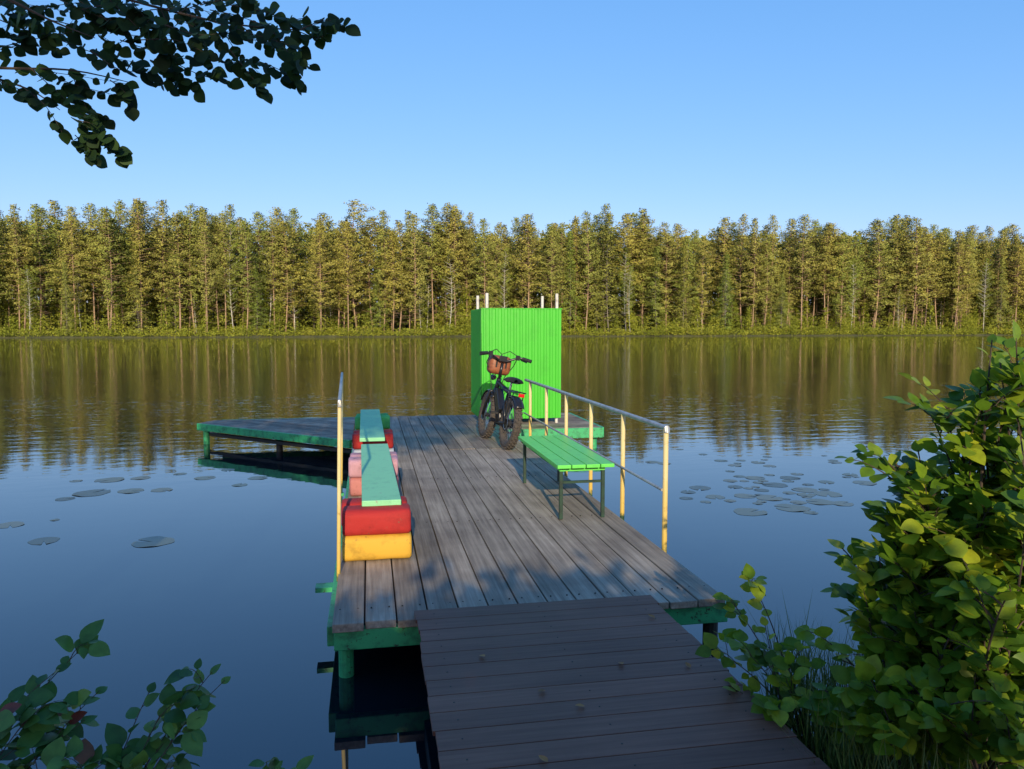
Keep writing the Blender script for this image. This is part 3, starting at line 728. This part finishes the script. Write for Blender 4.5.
tips=[(992,340,2.9,4),(1016,338,2.8,5),(1000,362,2.85,6),(1022,370,2.8,8),(1022,395,2.9,8),(980,385,2.9,6),(1005,410,2.85,8),(1002,430,2.9,9),(928,408,3.0,5),(950,430,2.9,8),(970,450,2.8,9),(1022,460,2.6,9),(895,462,3.0,5),(918,450,3.0,8),(930,480,3.0,9),(905,500,3.0,9),(935,510,2.9,10),(978,520,2.7,9),(1025,540,2.5,9),(842,548,3.1,4),(885,530,3.0,8),(908,545,2.9,10),(918,570,2.8,9),(958,580,2.6,9),(1005,600,2.4,8),(848,595,3.1,6),(870,575,3.0,8),(882,610,2.9,10),(912,630,2.8,9),(937,650,2.6,9),(990,660,2.4,8),(842,660,3.0,6),(875,680,2.8,9),(920,715,2.5,8),(965,730,2.4,8),(1015,740,2.3,8),(855,715,2.8,8),(890,745,2.6,8),(1010,560,3.0,9),(1040,480,3.0,8),(1050,640,2.6,8),(940,690,2.9,9),(953,490,3.0,10),(990,490,2.9,10),(902,600,3.0,9),(960,620,2.9,9),(1000,690,2.9,9),(870,645,2.9,9),(1010,500,2.8,9),(952,540,2.8,9),(985,570,2.7,9),(985,620,2.6,9),(825,690,3.0,4),(835,720,2.9,5),(1000,460,2.9,9),(965,415,2.95,7)]
shrub('alder_shrub','tall leafy alder shrub with sunlit yellow green leaves on the right bank',(2.25,2.4,.12),tips,.078,.064,10,9,'alder',31,shl=(.12,.26))
tips=[(748,578,3.5),(730,600,3.5),(765,625,3.4),(722,655,3.3),(750,655,3.2),(780,650,3.2),(735,690,3.2),(765,705,3.0),(790,690,3.1)]
shrub('alder_seedling','low young alder with round leaves beside the right edge of the gangway',(1.84,2.95,.1),tips,.072,.058,3,5,'alder',33,shl=(.07,.15),cat='young tree',spreadb=.08,stem=.005)
tips=[(80,650,2.3),(60,668,2.25),(100,690,2.3),(42,700,2.2),(12,700,2.2),(85,720,2.2),(20,745,2.1),(70,755,2.1),(130,745,2.2),(50,730,2.2),(105,760,2.15)]
shrub('bank_shrub','dark green oval-leaved shrub with a few reddish leaves in the bottom left corner',(-1.45,2.0,.1),tips,.076,.052,2,6,'willow',35,shl=(.07,.14),lm2mat='redleaf',p2=.09,spreadb=.15,stem=.004)
tips=[(212,672,2.3),(185,692,2.3),(225,680,2.35),(150,690,2.3),(200,705,2.25),(170,735,2.2),(190,750,2.2),(160,715,2.2)]
shrub('bank_shrub','dark oval-leaved shrub shoots standing just right of the corner shrub',(-.95,2.05,.1),tips,.072,.05,1,6,'willow',36,shl=(.06,.1),spreadb=.1,stem=.004)
tips=[(275,768,2.3),(298,770,2.3)]
shrub('bank_shrub','small sprig of green leaves cut by the bottom edge left of the gangway',(-.62,2.15,.1),tips,.06,.036,1,5,'willow',37,shl=(.04,.07),spreadb=.03,stem=.004)
# overhanging alder
def pl(*a): return [P(x,y,d) for x,y,d in a]
t=thing('overhanging_alder','alder with dark leafy branch hanging across the top left sky','tree',tuple(P(-420,384,2.4).xy)+(0.1,))
sm=MB(); lm=MB(); rg=random.Random(41)
tb=Vector(t.location); 
def smooth_path(p,n=4):
    out=[]
    for i in range(len(p)-1):
        p0=p[max(i-1,0)];p1=p[i];p2=p[i+1];p3=p[min(i+2,len(p)-1)]
        for k in range(n):
            u=k/n; out.append(.5*((2*p1)+(p2-p0)*u+(2*p0-5*p1+4*p2-p3)*u*u+(3*p1-p0-3*p2+p3)*u**3))
    out.append(p[-1]); return out
tk=MB(); tk.tube(smooth_path([tb+Vector((0,0,-.2)),tb+Vector((.05,.02,1.5)),tb+Vector((.02,.1,3)),tb+Vector((.1,.05,5.2))]),[.13]*4+[.11]*4+[.08]*4+[.05],10); PB(tk,'trunk',M['greybark'],t,smooth=True)
j1=tb+Vector((.03,.05,2.4)); j2=tb+Vector((.02,.1,3.1))
paths=[[j1,*pl((-120,60,2.9),(0,68,3.0),(70,70,3.0),(128,82,3.1))],
 [j2,*pl((-120,-60,2.9),(30,-30,3.0),(130,0,3.1),(220,22,3.2),(300,30,3.2),(345,26,3.3))],
 [*pl((-120,-60,2.9),(0,-5,2.9),(50,20,2.9),(95,38,2.9))],
 [j1,*pl((-120,60,2.9),(-20,75,3.0),(30,90,3.1),(60,110,3.1))]]
for p in paths:
    sp=smooth_path(p); sm.tube(sp,[.009*(1-.85*i/(len(sp)-1)) for i in range(len(sp))],6,cap=False)
shoots=[((0,68),(50,72),(128,84)),((30,68),(55,90),(85,118)),((70,70),(85,105),(98,135)),((85,115),(88,135),(90,153)),((95,130),(108,145),(120,154)),((20,85),(45,105),(62,132)),((-20,75),(10,85),(40,100)),((-30,60),(20,45),(60,50)),
 ((-20,0),(30,5),(70,12)),((0,-5),(40,20),(75,40)),((30,-30),(70,-5),(110,20)),((50,20),(90,30),(120,48)),((60,40),(100,55),(135,62)),((-30,20),(0,30),(25,38)),
 ((130,0),(150,25),(160,55)),((160,8),(175,45),(170,80)),((150,60),(175,70),(195,90)),((190,15),(205,45),(215,75)),((220,22),(235,50),(262,75)),((230,50),(250,75),(262,90)),((240,25),(275,50),(310,65)),((270,28),(290,55),(298,78)),((300,30),(325,20),(345,26)),((280,28),(305,18),(318,38)),
 ((130,0),(190,-15),(250,0)),((180,12),(215,0),(250,8)),((100,-10),(130,20),(150,40)),((200,18),(240,30),(290,45)),((60,-20),(110,-8),(150,-2)),((255,60),(280,70),(298,84)),((110,80),(125,92),(130,105)),
 ((120,40),(150,50),(190,60)),((140,70),(165,85),(180,85)),((190,50),(225,62),(250,60)),((165,25),(200,35),(235,30)),((0,20),(25,30),(50,35)),((60,90),(80,100),(105,120)),((170,60),(200,75),(230,82)),
 ((-10,50),(30,40),(80,30)),((20,10),(60,5),(100,0)),((140,20),(180,20),(220,45)),((210,10),(250,20),(300,50)),((50,75),(75,85),(115,95)),((75,120),(95,125),(110,140)),((-20,-10),(10,10),(30,25)),
 ((230,5),(265,12),(290,22)),((240,40),(270,42),(300,60)),((150,-5),(175,5),(200,20)),((80,10),(110,5),(140,12)),((75,135),(85,145),(95,158)),((300,32),(318,38),(328,32)),
 ((250,20),(285,30),(325,22)),((140,40),(175,40),(210,55)),((200,5),(235,0),(275,15)),((30,30),(60,35),(95,28)),((90,50),(120,70),(150,70)),((60,0),(95,15),(130,25)),((150,10),(190,8),(230,18)),((100,15),(130,35),(170,35))]
for s in shoots:
    d=rg.uniform(2.9,3.3); pts=smooth_path([P(x,y,d) for x,y in s],3)
    leafy(sm,lm,pts,rg.choice([12,13,14,15]),.056,.054,rg,.05,.0022,droop=.5,upb=.35,nb=-.9,flat=.4)
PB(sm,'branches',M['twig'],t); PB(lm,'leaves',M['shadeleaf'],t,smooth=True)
# grass
mb=MB(); rg=random.Random(51)
for i in range(3600):
    x=1.64+abs(rg.gauss(0,.4)); y=rg.uniform(1.2,3.6)
    if y>ysh(x)+.25: continue
    h=rg.uniform(.15,.6); a=rg.uniform(0,6.28); ln=rg.uniform(.1,.6)*h; b=Vector((x,y,.03)); o=Vector((math.cos(a),math.sin(a),0)); s_=Vector((-o.y,o.x,0))*.0028
    m1=b+UP*h*.6+o*ln*.35; e=b+UP*h+o*ln
    mb.add([b-s_,b+s_,m1+s_,m1-s_,e],[(0,1,2,3),(3,2,4)],rg.random())
o=mb.build('grass',M['grass'],kind='stuff'); tag(o,'thin green grass growing on the right bank below the alder','grass')
# fallen leaves
for i,(px,py,lb) in enumerate(((620,662,'dry brown leaf lying on the middle of the gangway'),(690,668,'small dry leaf near the right edge of the gangway'),(585,706,'tiny tan leaf on the nearer gangway boards'),(548,762,'dry leaf at the bottom of the picture on the gangway'),(480,655,'dry leaf near the left edge of the gangway'),(655,618,'dry leaf at the far right corner of the gangway'),(545,690,'dry leaf left of centre on the gangway'))):
    p=G(px,py,DK+.03); m=MB(); a=rnd.uniform(0,6.28); m.leaf(Vector((0,0,0)),Vector((math.cos(a),math.sin(a),0)),UP,.045,.026,rnd.random(),-.2,.4)
    o=m.build('fallen_leaf',M['deadleaf'],smooth=True); o.location=p; tag(o,lb,'leaf')
